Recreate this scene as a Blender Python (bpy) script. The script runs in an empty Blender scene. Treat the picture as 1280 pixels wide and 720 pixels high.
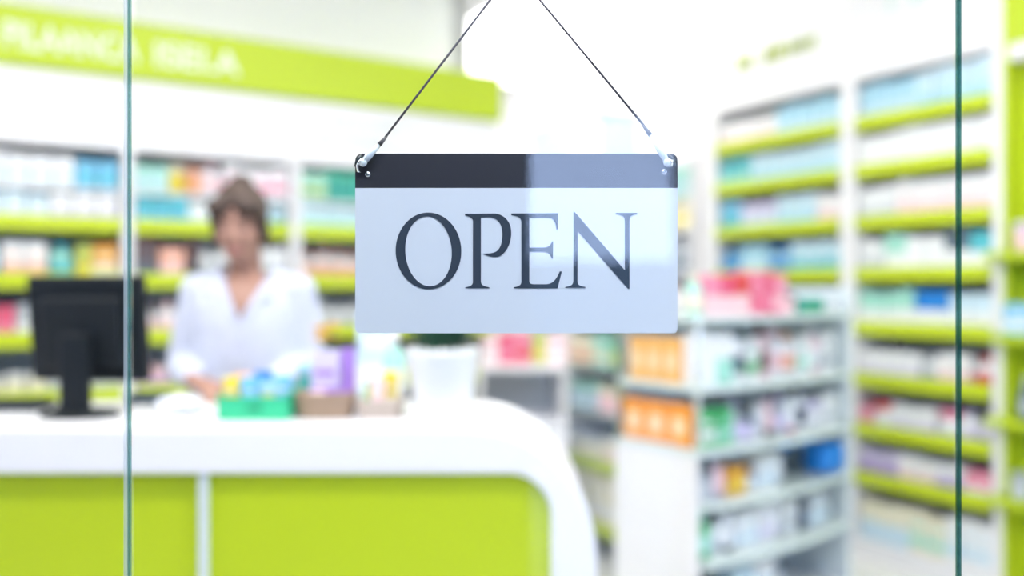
import bpy, bmesh, math, random
from mathutils import Vector, Matrix, Euler
random.seed(7)
PI = math.pi
C = bpy.context.scene.collection
SC = bpy.context.scene

# ---------------------------------------------------------------- camera, world, exposure
F = 1078.0                      # focal length in pixels of the 1280 wide frame
H = 1.36                        # camera height
cam_d = bpy.data.cameras.new('camera')
cam = bpy.data.objects.new('camera', cam_d); C.objects.link(cam)
cam.location = (0, 0, H); cam.rotation_euler = (PI/2, 0, 0)
cam_d.sensor_width = 36.0
cam_d.lens = 36.0*F/1280.0
cam_d.clip_start = 0.02
cam_d.dof.use_dof = True
cam_d.dof.focus_distance = 0.822
cam_d.dof.aperture_fstop = 1.42
SC.camera = cam

SC.view_settings.view_transform = 'Standard'
SC.view_settings.look = 'None'
SC.view_settings.gamma = 1.0
SC.view_settings.use_curve_mapping = False
SC.view_settings.exposure = 0.0
LAMP = 8.0                     # radiance of the ceiling panels
SKY = 8.0                       # radiance of the overcast sky

w = bpy.data.worlds.new('world'); SC.world = w; w.use_nodes = True
bg = w.node_tree.nodes['Background']
bg.inputs[0].default_value = (0.47, 0.63, 1.0, 1); bg.inputs[1].default_value = SKY

# ---------------------------------------------------------------- materials
def lin(h):
    h = h.lstrip('#'); v = [int(h[i:i+2], 16)/255 for i in (0, 2, 4)]
    return tuple((c/12.92 if c <= .04045 else ((c+.055)/1.055)**2.4) for c in v) + (1,)
MC = {}
def mat(name, col, rough=.5, metal=0., noise=0., scale=20., spec=.5, coat=0.):
    if name in MC: return MC[name]
    m = bpy.data.materials.new(name); m.use_nodes = True
    nt = m.node_tree; b = nt.nodes['Principled BSDF']
    c = lin(col) if isinstance(col, str) else tuple(col)+(1,)
    b.inputs['Base Color'].default_value = c
    b.inputs['Roughness'].default_value = rough
    b.inputs['Metallic'].default_value = metal
    b.inputs['Specular IOR Level'].default_value = spec
    b.inputs['Coat Weight'].default_value = coat
    if noise:
        tc = nt.nodes.new('ShaderNodeTexCoord'); n = nt.nodes.new('ShaderNodeTexNoise')
        n.inputs['Scale'].default_value = scale; n.inputs['Detail'].default_value = 4
        mx = nt.nodes.new('ShaderNodeMix'); mx.data_type = 'RGBA'
        mx.inputs[6].default_value = c
        mx.inputs[7].default_value = tuple(x*(1-noise) for x in c[:3])+(1,)
        nt.links.new(tc.outputs['Object'], n.inputs['Vector'])
        nt.links.new(n.outputs['Fac'], mx.inputs[0]); nt.links.new(mx.outputs[2], b.inputs['Base Color'])
    MC[name] = m; return m
def pack(col):                  # printed card or plastic of a product
    return mat('pack_'+col, col, .45)
def emit(name, col, s):
    m = bpy.data.materials.new(name); m.use_nodes = True; nt = m.node_tree
    nt.nodes.remove(nt.nodes['Principled BSDF'])
    e = nt.nodes.new('ShaderNodeEmission'); e.inputs[0].default_value = tuple(col)+(1,); e.inputs[1].default_value = s
    nt.links.new(e.outputs[0], nt.nodes['Material Output'].inputs[0]); return m
def glassy(name, tint, diffuse=None, dfac=0.):
    m = bpy.data.materials.new(name); m.use_nodes = True; nt = m.node_tree
    nt.nodes.remove(nt.nodes['Principled BSDF'])
    tr = nt.nodes.new('ShaderNodeBsdfTransparent'); tr.inputs[0].default_value = tuple(tint)+(1,)
    gl = nt.nodes.new('ShaderNodeBsdfGlossy'); gl.inputs['Roughness'].default_value = 0.0
    lw = nt.nodes.new('ShaderNodeLayerWeight'); lw.inputs[0].default_value = .5
    p = nt.nodes.new('ShaderNodeMath'); p.operation = 'POWER'; p.inputs[1].default_value = 5
    ma = nt.nodes.new('ShaderNodeMath'); ma.operation = 'MULTIPLY_ADD'; ma.inputs[1].default_value = .957; ma.inputs[2].default_value = .043
    nt.links.new(lw.outputs['Facing'], p.inputs[0]); nt.links.new(p.outputs[0], ma.inputs[0])
    src = tr
    if diffuse:
        d = nt.nodes.new('ShaderNodeBsdfDiffuse'); d.inputs[0].default_value = tuple(diffuse)+(1,)
        m0 = nt.nodes.new('ShaderNodeMixShader'); m0.inputs[0].default_value = dfac
        nt.links.new(tr.outputs[0], m0.inputs[1]); nt.links.new(d.outputs[0], m0.inputs[2]); src = m0
    mx = nt.nodes.new('ShaderNodeMixShader')
    nt.links.new(ma.outputs[0], mx.inputs[0]); nt.links.new(src.outputs[0], mx.inputs[1]); nt.links.new(gl.outputs[0], mx.inputs[2])
    nt.links.new(mx.outputs[0], nt.nodes['Material Output'].inputs[0]); return m

WHITE = mat('white_laminate', (.86, .845, .865), .35)
WALLW = mat('white_wall_paint', (.92, .915, .915), .8, noise=.02, scale=3)
LIME = mat('lime_laminate', (.54, .66, .010), .4)
LIMEB = mat('lime_board', (.47, .60, .010), .5)
BACK = mat('blue_grey_back_panel', (.30, .36, .42), .6)
TAUPE = mat('taupe_panel', (.22, .20, .20), .6)  # plain taupe panel colour
SHELFM = mat('white_metal_shelf', (.75, .78, .82), .4)
BLACKP = mat('black_plastic', (.006, .009, .012), .5, spec=.25)
CHROME = mat('chrome', (.85, .88, .9), .12, 1.)
GLASS = glassy('clear_window_glass', (.992, .994, .994))
GSHELF = glassy('pale_green_shelf_glass', (.88, .95, .93), (.82, .90, .87), .72)

# ---------------------------------------------------------------- mesh helpers
class MB:
    def __init__(s): s.bm = bmesh.new(); s.mats = []
    def _mi(s, m):
        if m is None: return 0
        if m not in s.mats: s.mats.append(m)
        return s.mats.index(m)
    def _add(s, geom_bm, m, M=None):
        i = s._mi(m)
        if M is not None: geom_bm.transform(M)
        vm = {}
        for v in geom_bm.verts: vm[v] = s.bm.verts.new(v.co)
        for f in geom_bm.faces:
            try:
                nf = s.bm.faces.new([vm[v] for v in f.verts]); nf.material_index = i; nf.smooth = f.smooth
            except ValueError: pass
        geom_bm.free(); return s
    def box(s, lo, hi, m=None, bev=0., seg=2, M=None):
        b = bmesh.new(); bmesh.ops.create_cube(b, size=1)
        c = [(lo[i]+hi[i])/2 for i in range(3)]; d = [abs(hi[i]-lo[i]) for i in range(3)]
        for v in b.verts: v.co = Vector((c[0]+v.co.x*d[0], c[1]+v.co.y*d[1], c[2]+v.co.z*d[2]))
        if bev:
            bmesh.ops.bevel(b, geom=b.edges[:]+b.verts[:], offset=min(bev, min(d)*.45), segments=seg, profile=.5, affect='EDGES')
        return s._add(b, m, M)
    def prism(s, pts, y0, y1, m=None, M=None, axis='y'):
        b = bmesh.new()
        def P(a, c, y): return (a, y, c) if axis == 'y' else (a, c, y)
        f = [b.verts.new(P(a, c, y0)) for a, c in pts]; k = [b.verts.new(P(a, c, y1)) for a, c in pts]
        b.faces.new(f); b.faces.new(k[::-1])
        n = len(pts)
        for i in range(n):
            j = (i+1) % n; b.faces.new((f[j], f[i], k[i], k[j]))
        bmesh.ops.recalc_face_normals(b, faces=b.faces[:])
        return s._add(b, m, M)
    def lathe(s, prof, m=None, n=24, M=None, sx=1., sy=1.):
        b = bmesh.new(); rings = []
        for r, z in prof:
            rings.append([b.verts.new((r*math.cos(2*PI*i/n)*sx, r*math.sin(2*PI*i/n)*sy, z)) for i in range(n)] if r > 1e-6 else [b.verts.new((0, 0, z))])
        for a, c in zip(rings, rings[1:]):
            for i in range(n):
                j = (i+1) % n
                if len(a) == 1 and len(c) == 1: continue
                if len(a) == 1: f = b.faces.new((a[0], c[j], c[i]))
                elif len(c) == 1: f = b.faces.new((a[i], a[j], c[0]))
                else: f = b.faces.new((a[i], a[j], c[j], c[i]))
                f.smooth = True
        for rg, fl in ((rings[0], True), (rings[-1], False)):
            if len(rg) > 1: b.faces.new(rg[::-1] if fl else rg)
        bmesh.ops.recalc_face_normals(b, faces=b.faces[:])
        return s._add(b, m, M)
    def tube(s, pts, r, m=None, n=10):
        b = bmesh.new(); pts = [Vector(p) for p in pts]; rr = r if isinstance(r, (list, tuple)) else [r]*len(pts)
        rings = []
        for i, p in enumerate(pts):
            t = (pts[min(i+1, len(pts)-1)]-pts[max(i-1, 0)]).normalized()
            u = t.orthogonal().normalized() if i == 0 else (u-t*u.dot(t)).normalized()
            v = t.cross(u)
            rings.append([b.verts.new(p+(u*math.cos(2*PI*k/n)+v*math.sin(2*PI*k/n))*rr[i]) for k in range(n)])
        for a, c in zip(rings, rings[1:]):
            for i in range(n):
                j = (i+1) % n; f = b.faces.new((a[i], a[j], c[j], c[i])); f.smooth = True
        b.faces.new(rings[0][::-1]); b.faces.new(rings[-1])
        return s._add(b, m)
    def ball(s, c, r, m=None, M=None, u=20, v=14):
        b = bmesh.new(); bmesh.ops.create_uvsphere(b, u_segments=u, v_segments=v, radius=1)
        r = (r, r, r) if not isinstance(r, (tuple, list)) else r
        for q in b.verts: q.co = Vector((c[0]+q.co.x*r[0], c[1]+q.co.y*r[1], c[2]+q.co.z*r[2]))
        for f in b.faces: f.smooth = True
        return s._add(b, m, M)
    def cap(s, a, b_, ra, rb, m=None, sq=1.):      # tapered capsule made of overlapping balls and a cone
        a, b_ = Vector(a), Vector(b_); L = (b_-a).length
        n = max(2, int(L/(min(ra, rb)*.7))+1)
        for i in range(n+1):
            t = i/n; r = ra+(rb-ra)*t
            s.ball(a.lerp(b_, t), r, m, u=12, v=8)
        return s
    def mesh(s, name, m=None):
        me = bpy.data.meshes.new(name); s.bm.to_mesh(me); s.bm.free()
        for x in (s.mats or [m]): me.materials.append(x)
        return me
    def build(s, name, m=None, parent=None, loc=None, rz=None):
        o = bpy.data.objects.new(name, s.mesh(name, m)); C.objects.link(o)
        if parent is not None: o.parent = parent
        if loc is not None: o.location = loc
        if rz is not None: o.rotation_euler = (0, 0, rz)
        return o
def tag(o, label=None, cat=None, group=None, kind=None):
    if label: o['label'] = label
    if cat: o['category'] = cat
    if group: o['group'] = group
    if kind: o['kind'] = kind
    return o
def empty(name, loc, rz=0, label=None, cat=None, group=None):
    o = bpy.data.objects.new(name, None); C.objects.link(o); o.location = loc; o.rotation_euler = (0, 0, rz)
    return tag(o, label, cat, group)
def struct(o): return tag(o, kind='structure')
def pt(u, v, d): return Vector(((u-640)/F*d, d, H-(v-360)/F*d))   # photo measurement at a known distance
def copy_tree(o, parent=None):
    c = o.copy(); C.objects.link(c)
    if parent is not None: c.parent = parent
    for ch in list(o.children): copy_tree(ch, c)
    return c

# ---------------------------------------------------------------- room shell
RL = math.atan2(.522, .853)      # left wall heading
RR = math.atan2(-.852, .523)     # right wall heading (towards the street)
uL = Vector((math.cos(RL), math.sin(RL), 0)); bL = Vector((-math.sin(RL), math.cos(RL), 0))
uR = Vector((math.cos(RR), math.sin(RR), 0)); bR = Vector((-math.sin(RR), math.cos(RR), 0))
L0 = Vector((-2.18, 3.67, 0))    # front line of the left shelving at the photo's left edge
R0 = Vector((2.115, 3.8, 0)) - uR*1.8   # front line of the right shelving at its far end
HC = 3.25
DPT = .40
wl0 = L0 + bL*(DPT+.02)
p_a = wl0 - uL*1.5; p_b = wl0 + uL*2.5; p_c = p_b + bL*2.5
wr0 = R0 + bR*(DPT+.02)
def isect(p, d, q, e):
    den = d.x*e.y-d.y*e.x; t = ((q.x-p.x)*e.y-(q.y-p.y)*e.x)/den; return p+d*t
p_d = isect(p_c, uL, wr0, uR)
GY = .80
p_e = isect(wr0, uR, Vector((0, GY, 0)), Vector((1, 0, 0)))
p_f = Vector((p_a.x, GY, 0))
def wall(name, a, b, th=.12, z1=HC, m=WALLW):
    d = (b-a).normalized(); n = Vector((-d.y, d.x, 0))   # outside is on the left of a->b when going clockwise
    mb = MB(); mb.prism([(a.x, a.y), (b.x, b.y), (b.x+n.x*th, b.y+n.y*th), (a.x+n.x*th, a.y+n.y*th)], 0, z1, axis='z')
    return struct(mb.build(name, m))
wall('wall_left', p_f, p_a); wall('wall_left_shelving', p_a, p_b)
wall('wall_return', p_b, p_c); wall('wall_back', p_c, p_d); wall('wall_right', p_d, p_e)
poly = [(p.x, p.y) for p in (p_f, p_a, p_b, p_c, p_d, p_e)]
FLOORM = mat('pale_polished_floor_tile', (.82, .81, .79), .2, noise=.06, scale=2)
struct(MB().prism(poly, -.1, 0, axis='z').build('floor', FLOORM))
struct(MB().prism(poly, HC, HC+.1, axis='z').build('ceiling', mat('ceiling_white', (.88, .88, .88), .9)))

# ceiling light panels (recessed LED troffers)
LEDM = emit('led_diffuser', (1, .985, .96), LAMP)
def ceiling_light(x, y, wx, wy, label):
    r = empty('ceiling_light', (x, y, HC-.03), 0, label, 'ceiling light', 'square light panels in the shop ceiling')
    MB().box((-wx/2, -wy/2, 0.004), (wx/2, wy/2, .02)).build('diffuser', LEDM, r)
    f = MB()
    for a in (-1, 1):
        f.box((a*wx/2-.012, -wy/2-.012, 0), (a*wx/2+.012, wy/2+.012, .03)); f.box((-wx/2, a*wy/2-.012, 0), (wx/2, a*wy/2+.012, .03))
    f.build('frame', WHITE, r)
for i, (x, y, wx, wy) in enumerate([(-2.2, 1.7, 1.2, .6), (0, 1.7, 1.2, .6), (2.2, 1.7, 1.2, .6), (-.9, 3.0, .6, .6), (.5, 3.2, 1.2, .6),
                                    (2.0, 3.0, .6, .6)]):
    ceiling_light(x, y, wx, wy, 'square ceiling light panel above the shop floor, ' + ['over the left of the counter', 'over the counter by the glass', 'over the aisle by the glass', 'above the shop assistant', 'above the glass shelf stand', 'beside the right wall shelves'][i])

lc = empty('added_glow_panel', (.42, 6.25, HC-.05), RL, 'large added glow panel that brightens the passage at the back of the shop', 'ceiling light')  # glow panel added to whiten the back passage and its ceiling
MB().box((-.80, -1.55, 0), (.80, 1.55, .02)).build('diffuser', emit('added_glow_diffuser', (1, .99, .97), 5.0), lc)
q = MB()
for a in (-1, 1): q.box((a*.81-.012, -1.575, -.004), (a*.81+.012, 1.575, .045)); q.box((-.80, a*1.5625-.012, -.004), (.80, a*1.5625+.012, .045))
q.build('frame', WHITE, lc)
FILLM = emit('added_fill_diffuser', (1, .985, .97), 23.0)  # emitters added out of view to brighten the counter front
def added_fill_light(name, x, y, z, wx, wy, tilt, m, label, group):
    r = empty(name, (x, y, z), 0, label, 'ceiling light', group); r.rotation_euler = (tilt, 0, 0)
    MB().box((-wx/2, -wy/2, -.004), (wx/2, wy/2, .004)).build('diffuser', m, r)
    MB().box((-wx/2-.01, -wy/2-.01, .0045), (wx/2+.01, wy/2+.01, .05), None, .004).build('housing', WHITE, r)
for i, x in enumerate((-2.0, -.6, .8)):
    added_fill_light('added_fill_light', x, 1.02, HC-.17, 1.25, .30, math.radians(42), FILLM, 'added tilted fill light, out of view inside the glass, ' + ['on the monitor side', 'in the middle', 'on the aisle side'][i], 'added fill lights inside the glass front')
SIGNFILLM = emit('added_sign_fill_diffuser', (.78, .87, 1), 27.0)  # emitter added out of view to brighten the sign face
added_fill_light('added_sign_fill', .1, -.25, 2.98, 1.8, .5, 0, SIGNFILLM, 'added flat fill light for the sign, out of view outside the door', 'added fill lights for the sign')

# street side: unseen dark blocks added behind the camera to shape the mirrored sky
struct(MB().box((-9, -14, -.12), (9, GY-.02, -.02)).build('pavement', mat('grey_paving', (.25, .27, .30), .8, noise=.2, scale=3)))
BLOCKM = mat('dark_blocker_render', (.020, .023, .030), .8, noise=.15, scale=4)
BLOCKROOFM = mat('blocker_soffit', (.16, .20, .26), .8)
struct(MB().box((-9, -3.2, 3.05), (9, GY+.0, 3.2)).build('ceiling_added_blocker', BLOCKROOFM))  # unseen roof slab, added to hold back sky light
struct(MB().box((-5.0, -1.05, -.02), (.050, -.75, 3.05)).build('pillar_added_blocker', BLOCKM))  # unseen block, added as the left edge of the mirrored sky patch
struct(MB().box((.78, -2.6, -.02), (5.0, -2.2, 3.05)).build('pillar_added_blocker_far', BLOCKM))  # unseen block, added as the right edge of the mirrored sky patch
struct(MB().box((-5, -8.4, -.02), (6, -8.0, 1.67)).build('wall_added_blocker', mat('blocker_wall', (.10, .14, .16), .9)))  # unseen low wall, its height set to end the sky reflection below

struct(MB().box((-9, -3.35, 2.34), (9, -3.2, 3.2)).build('beam_added_blocker', BLOCKM))  # unseen beam, added to cut off the sky reflection above

# ---------------------------------------------------------------- glass front
EDGE = glassy('teal_polished_glass_edge', (.56, .75, .73), (.12, .3, .28), .25)
EDGED = glassy('dark_teal_glass_edge', (.25, .47, .45), (.03, .12, .115), .25)
SEAL = glassy('clear_grey_seal', (.95, .97, .98), (.8, .85, .88), .35)
xl = (160.5-640)/F*GY; xr = (1199-640)/F*GY
gt = .008
struct(MB().box((p_f.x, GY, .0), (xl-.0045, GY+gt, HC)).build('window_1', GLASS))
struct(MB().box((xl+.0018, GY, .01), (xr-.002, GY+gt, HC)).build('window_2', GLASS))
struct(MB().box((xr+.002, GY, .0), (p_e.x, GY+gt, HC)).build('window_3', GLASS))
struct(MB().box((xl-.0008, GY-.0002, .0), (xl+.0018, GY+.003, HC)).build('trim_1', EDGE))
struct(MB().box((xl-.0045, GY, .0), (xl-.0008, GY+.004, HC)).build('trim_2', SEAL))
struct(MB().box((xr-.002, GY-.0002, .0), (xr+.002, GY+.003, HC)).build('trim_3', EDGED))

# ---------------------------------------------------------------- OPEN sign
SY = .825
def sp(u, v, d=SY): return ((u-640)/F*d, H-(v-360)/F*d)
sign = empty('open_sign', (sp(645, 0)[0], SY, sp(0, 417)[1]), 0,
             'white open sign with dark top strip hanging on a cord behind the glass', 'sign')
def sgn(u, v):                  # photo measure on the sign -> sign local x, z
    x, z = sp(u, v); return (x-sign.location.x, z-sign.location.z)
def rrect(x0, z0, x1, z1, r, n=6, corners=(1, 1, 1, 1)):
    out = []
    for k, (cx, cz, a0) in enumerate(((x1-r, z1-r, 0), (x0+r, z1-r, 90), (x0+r, z0+r, 180), (x1-r, z0+r, 270))):
        if corners[k]:
            for i in range(n+1):
                a = math.radians(a0+90*i/n); out.append((cx+r*math.cos(a), cz+r*math.sin(a)))
        else: out.append([(x1, z1), (x0, z1), (x0, z0), (x1, z0)][k])
    return out
x0, z1 = sgn(444, 192); x1, z0 = sgn(847, 416.5); _, zs = sgn(0, 235)
th = .003
MB().prism(rrect(x0, z0, x1, zs, .0045, corners=(0, 0, 1, 1)), 0, th).build('sign_board', mat('sign_white_plastic', (.80, .83, .86), .4, noise=.02, scale=8), sign)
MB().prism(rrect(x0, zs, x1, z1, .0065, corners=(1, 1, 0, 0)), 0, th).build('header_strip', mat('charcoal_vinyl_strip', (.020, .020, .028), .5), sign)
# lettering: outlines measured on the sign
INK = mat('slate_lettering_ink', (.030, .045, .068), .5)
def A(X, Y): return (480+X/6, 250+Y/6)
def B(X, Y): return (630+X/6, 250+Y/6)
def bez(p0, p1, p2, p3, n=10):
    return [tuple((1-t)**3*p0[i]+3*(1-t)**2*t*p1[i]+3*(1-t)*t*t*p2[i]+t**3*p3[i] for i in (0, 1)) for t in [k/n for k in range(1, n+1)]]
def letter(outlines, name='letter'):
    # outlines: first the outer, then the holes, in photo pixels; filled as a flat-faced slab
    cu = bpy.data.curves.new(name, 'CURVE'); cu.dimensions = '2D'; cu.fill_mode = 'BOTH'; cu.extrude = .0002
    for o in outlines:
        s = cu.splines.new('POLY'); s.points.add(len(o)-1); s.use_cyclic_u = True
        for k, (u, v) in enumerate(o):
            x, z = sgn(u, v); s.points[k].co = (x, z, 0, 1)
    tmp = bpy.data.objects.new(name, cu); C.objects.link(tmp)
    dg = bpy.context.evaluated_depsgraph_get(); me = bpy.data.meshes.new_from_object(tmp.evaluated_get(dg))
    bpy.data.objects.remove(tmp); bpy.data.curves.remove(cu)
    me.transform(Matrix.Rotation(PI/2, 4, 'X')); me.materials.clear(); me.materials.append(INK)
    o = bpy.data.objects.new(name, me); C.objects.link(o); o.parent = sign; o.location = (0, -.0003, 0); return o
def ell(cx, cy, rx, ry, rot=0, n=64):
    out = []
    for k in range(n):
        a = 2*PI*k/n; x, y = rx*math.cos(a), ry*math.sin(a); c, s = math.cos(rot), math.sin(rot)
        out.append(A(cx+x*c-y*s, cy+x*s+y*c))
    return out
letter([ell(334, 382, 246, 288, -.03), ell(334, 385, 174, 262, -.07)])
P = [(608, 103), (700, 103), (830, 101)]
P += bez(P[-1], (905, 108), (955, 165), (955, 245)) + bez((955, 245), (955, 330), (915, 400), (862, 424)) + bez((862, 424), (825, 432), (780, 425), (742, 402))
P += bez((742, 402), (790, 402), (825, 400), (850, 380)) + bez((850, 380), (880, 350), (888, 310), (888, 250)) + bez((888, 250), (885, 175), (850, 130), (785, 130))
P += [(727, 132), (727, 615)] + bez((727, 615), (730, 640), (750, 645), (790, 655)) + [(790, 662), (610, 662), (610, 655)] + bez((610, 655), (645, 648), (667, 640), (667, 615)) + [(667, 160)] + bez((667, 160), (664, 128), (640, 125), (608, 116))
letter([[A(*p) for p in P]])
E = [(55, 101), (406, 99), (402, 220), (393, 222)] + bez((393, 222), (390, 160), (370, 132), (330, 132)) + [(190, 132), (190, 357), (300, 357)]
E += bez((300, 357), (335, 355), (350, 340), (360, 310)) + [(368, 312), (367, 440), (357, 440)] + bez((357, 440), (345, 400), (330, 388), (295, 387)) + [(190, 387), (190, 610)]
E += bez((190, 610), (192, 628), (205, 632), (230, 632)) + [(320, 632)] + bez((320, 632), (370, 628), (395, 590), (418, 535)) + [(434, 536), (402, 662), (72, 662), (72, 655)]
E += bez((72, 655), (110, 648), (130, 640), (130, 610)) + [(130, 165)] + bez((130, 165), (126, 125), (100, 122), (55, 114))
letter([[B(*p) for p in E]])
N = [(524, 86), (534, 94), (906, 527), (906, 150)] + bez((906, 150), (904, 118), (885, 112), (838, 106)) + [(838, 97), (998, 97), (998, 106)] + bez((998, 106), (960, 112), (941, 120), (941, 150))
N += [(941, 666), (930, 666), (553, 232), (551, 610)] + bez((551, 610), (552, 640), (570, 645), (610, 652)) + [(610, 659), (460, 659), (460, 652)] + bez((460, 652), (500, 645), (518, 640), (520, 605)) + [(522, 90)]
letter([[B(*p) for p in N]])
# hardware: cord, sleeves, clear clips and rivets
CLEAR = mat('clear_white_clip_plastic', (.80, .86, .88), .12, coat=1.)
CORD = mat('grey_cord', (.10, .09, .11), .6)
def p3(u, v, dy=0.): x, z = sgn(u, v); return (x, -dy, z)
apex = p3(642.5, -36, .006)
for sd, cu_, ring, sl0, sl1, hook, riv in ((0, (474, 184), (455, 204), (484, 172), (475, 182), (448, 212), (460, 218)), (1, (812, 168), (833, 204), (802, 157), (812, 170), (839, 205), (830, 215))):
    MB().tube([p3(*cu_, .005), apex], .00115, n=8).build('cord', CORD, sign)
    MB().tube([p3(*sl0, .005), p3(*sl1, .005)], [.0012, .0024], n=12).build('cord_sleeve', mat('grey_brown_sleeve', (.12, .11, .11), .5), sign)
    MB().tube([p3(*sl1, .005), p3(ring[0]+(sl1[0]-ring[0])*.35, ring[1]+(sl1[1]-ring[1])*.35, .006), p3(*ring, .005)], [.0021, .0036, .0030], n=12).ball(p3(*ring, .006), .0042).build('clip', CLEAR, sign)
    # hook wire through the corner hole
    k = 1 if sd == 0 else -1
    pts = [p3(ring[0]+k*3, ring[1]-3, .008), p3(ring[0]-k*4, ring[1]+0, .009), p3(hook[0], hook[1]-4, .006), p3(hook[0], hook[1]+2, .003), p3(hook[0]+k*3, hook[1]+4, .001)]
    MB().tube(pts, .0013, n=10).build('hook', CHROME, sign)
    MB().tube([p3(ring[0]-k*2, ring[1]-9, .0022), p3(ring[0]-k*8, ring[1]-4, .0022), p3(ring[0]-k*9.5, ring[1]+5, .0022)], .0019, n=10).build('clip_jaw', mat('dark_clip_jaw', (.02, .03, .035), .25), sign)
    MB().lathe([(0, 0), (.0030, 0), (.0030, .001), (.0018, .0024), (0, .0026)], n=16, M=Matrix.Translation(p3(*riv, .0)) @ Matrix.Rotation(PI/2, 4, 'X')).build('rivet', CHROME, sign)
MB().lathe([(0, 0), (.020, 0), (.022, .002), (.012, .008), (.006, .010), (.006, .016), (0, .017)], n=24, M=Matrix.Translation((apex[0], -.0168, apex[2]+.002)) @ Matrix.Rotation(-PI/2, 4, 'X')).build('suction_hook', CLEAR, sign)

# ---------------------------------------------------------------- products
CN = {'white': 'f2f3f6', 'ice blue': 'cfe6f4', 'pale blue': 'a9d8ee', 'sky blue': '7cc4ea', 'turquoise': '54bccb', 'teal': '2a9c98', 'mint': 'a8e2d2', 'green': '3fae6a',
      'sea green': '4fb59a', 'lilac': 'd6cdec', 'purple': 'a880d8', 'pink': 'f08fae', 'blush': 'f6d0d6', 'rose': 'e4587c', 'red': 'dc4a48', 'peach': 'f2b49a', 'orange': 'f29a2e', 'amber': 'e8a63e',
      'yellow': 'ecd548', 'cream': 'f0ead2', 'grey': 'aab2bc', 'slate': '5c6c7c', 'navy': '2c3a5e', 'blue': '1c84dc', 'brown': '6a4c48', 'dark': '3a4148', 'olive': 'b8c864', 'silver': 'c8ced6'}
ORD = ['first', 'second', 'third', 'fourth', 'fifth', 'sixth', 'seventh', 'eighth', 'ninth', 'tenth', 'eleventh', 'twelfth', 'thirteenth', 'fourteenth']
PC = {}
def product_mesh(kind, wd, dp, ht, c1, c2):
    key = (kind, round(wd, 3), round(dp, 3), round(ht, 3), c1, c2)
    if key in PC: return PC[key]
    m1, m2 = pack(CN[c1]), pack(CN[c2]); mb = MB()
    if kind == 'box':           # carton with a printed band wrapping front and sides
        mb.box((-wd/2, 0, 0), (wd/2, dp, ht), m1, .0015, 1)
        mb.box((-wd/2-.0004, -.0006, ht*.18), (wd/2+.0004, dp*.98, ht*.42), m2)
        mb.box((-wd*.34, -.0009, ht*.60), (wd*.34, .001, ht*.70), m2)
    elif kind == 'tallband':    # carton whose upper part is a different colour
        mb.box((-wd/2, 0, 0), (wd/2, dp, ht*.5), m2, .0012, 1)
        mb.box((-wd/2, 0, ht*.5), (wd/2, dp, ht), m1, .0012, 1)
    elif kind == 'bottle':
        r = wd/2
        M = Matrix.Translation((0, r, 0))
        mb.lathe([(r*.9, 0), (r, .004), (r, ht*.62), (r*.92, ht*.68), (r*.45, ht*.78), (r*.42, ht*.80)], m1, 18, M)
        mb.lathe([(r*1.01, ht*.15), (r*1.012, ht*.16), (r*1.012, ht*.50), (r*1.01, ht*.51)], m2, 18, M)
        mb.lathe([(r*.5, ht*.80), (r*.5, ht*.985), (r*.42, ht)], m2, 18, M)
    elif kind == 'jar':
        r = wd/2; M = Matrix.Translation((0, r, 0))
        mb.lathe([(r*.92, 0), (r, .004), (r, ht*.68), (r*.9, ht*.72)], m1, 20, M)
        mb.lathe([(r*1.03, ht*.72), (r*1.03, ht*.97), (r*.96, ht)], m2, 20, M)
    elif kind == 'tube':        # standing cream tube: cap below, flat crimp on top
        r = wd/2; M = Matrix.Translation((0, r, 0)); n = 18; b = bmesh.new(); rings = []
        for z, sx, sy in ((.16, .95, .95), (.35, 1, .9), (.6, 1, .62), (.85, 1.02, .3), (1., 1.04, .06)):
            rings.append([b.verts.new((r*sx*math.cos(2*PI*i/n), r*sy*math.sin(2*PI*i/n), ht*z)) for i in range(n)])
        for a, c in zip(rings, rings[1:]):
            for i in range(n): f = b.faces.new((a[i], a[(i+1) % n], c[(i+1) % n], c[i])); f.smooth = True
        b.faces.new(rings[0][::-1]); b.faces.new(rings[-1]); mb._add(b, m1, M)
        mb.lathe([(r*.62, 0), (r*.7, ht*.16)], m2, 18, M)
    PC[key] = mb.mesh(kind); return PC[key]
KN = {'box': ('medicine_box', 'carton', 'box'), 'tallband': ('medicine_box', 'carton', 'box'), 'bottle': ('lotion_bottle', 'bottle', 'bottle'), 'jar': ('cream_jar', 'jar', 'jar'), 'tube': ('cream_tube', 'tube', 'tube')}
def product(kind, wd, dp, ht, c1, c2, loc, rz, label, group):
    nm, _, cat = KN[kind]
    o = bpy.data.objects.new(nm, product_mesh(kind, wd, dp, ht, c1, c2)); C.objects.link(o)
    o.location = loc; o.rotation_euler = (0, 0, rz)
    return tag(o, label, cat, group)
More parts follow.
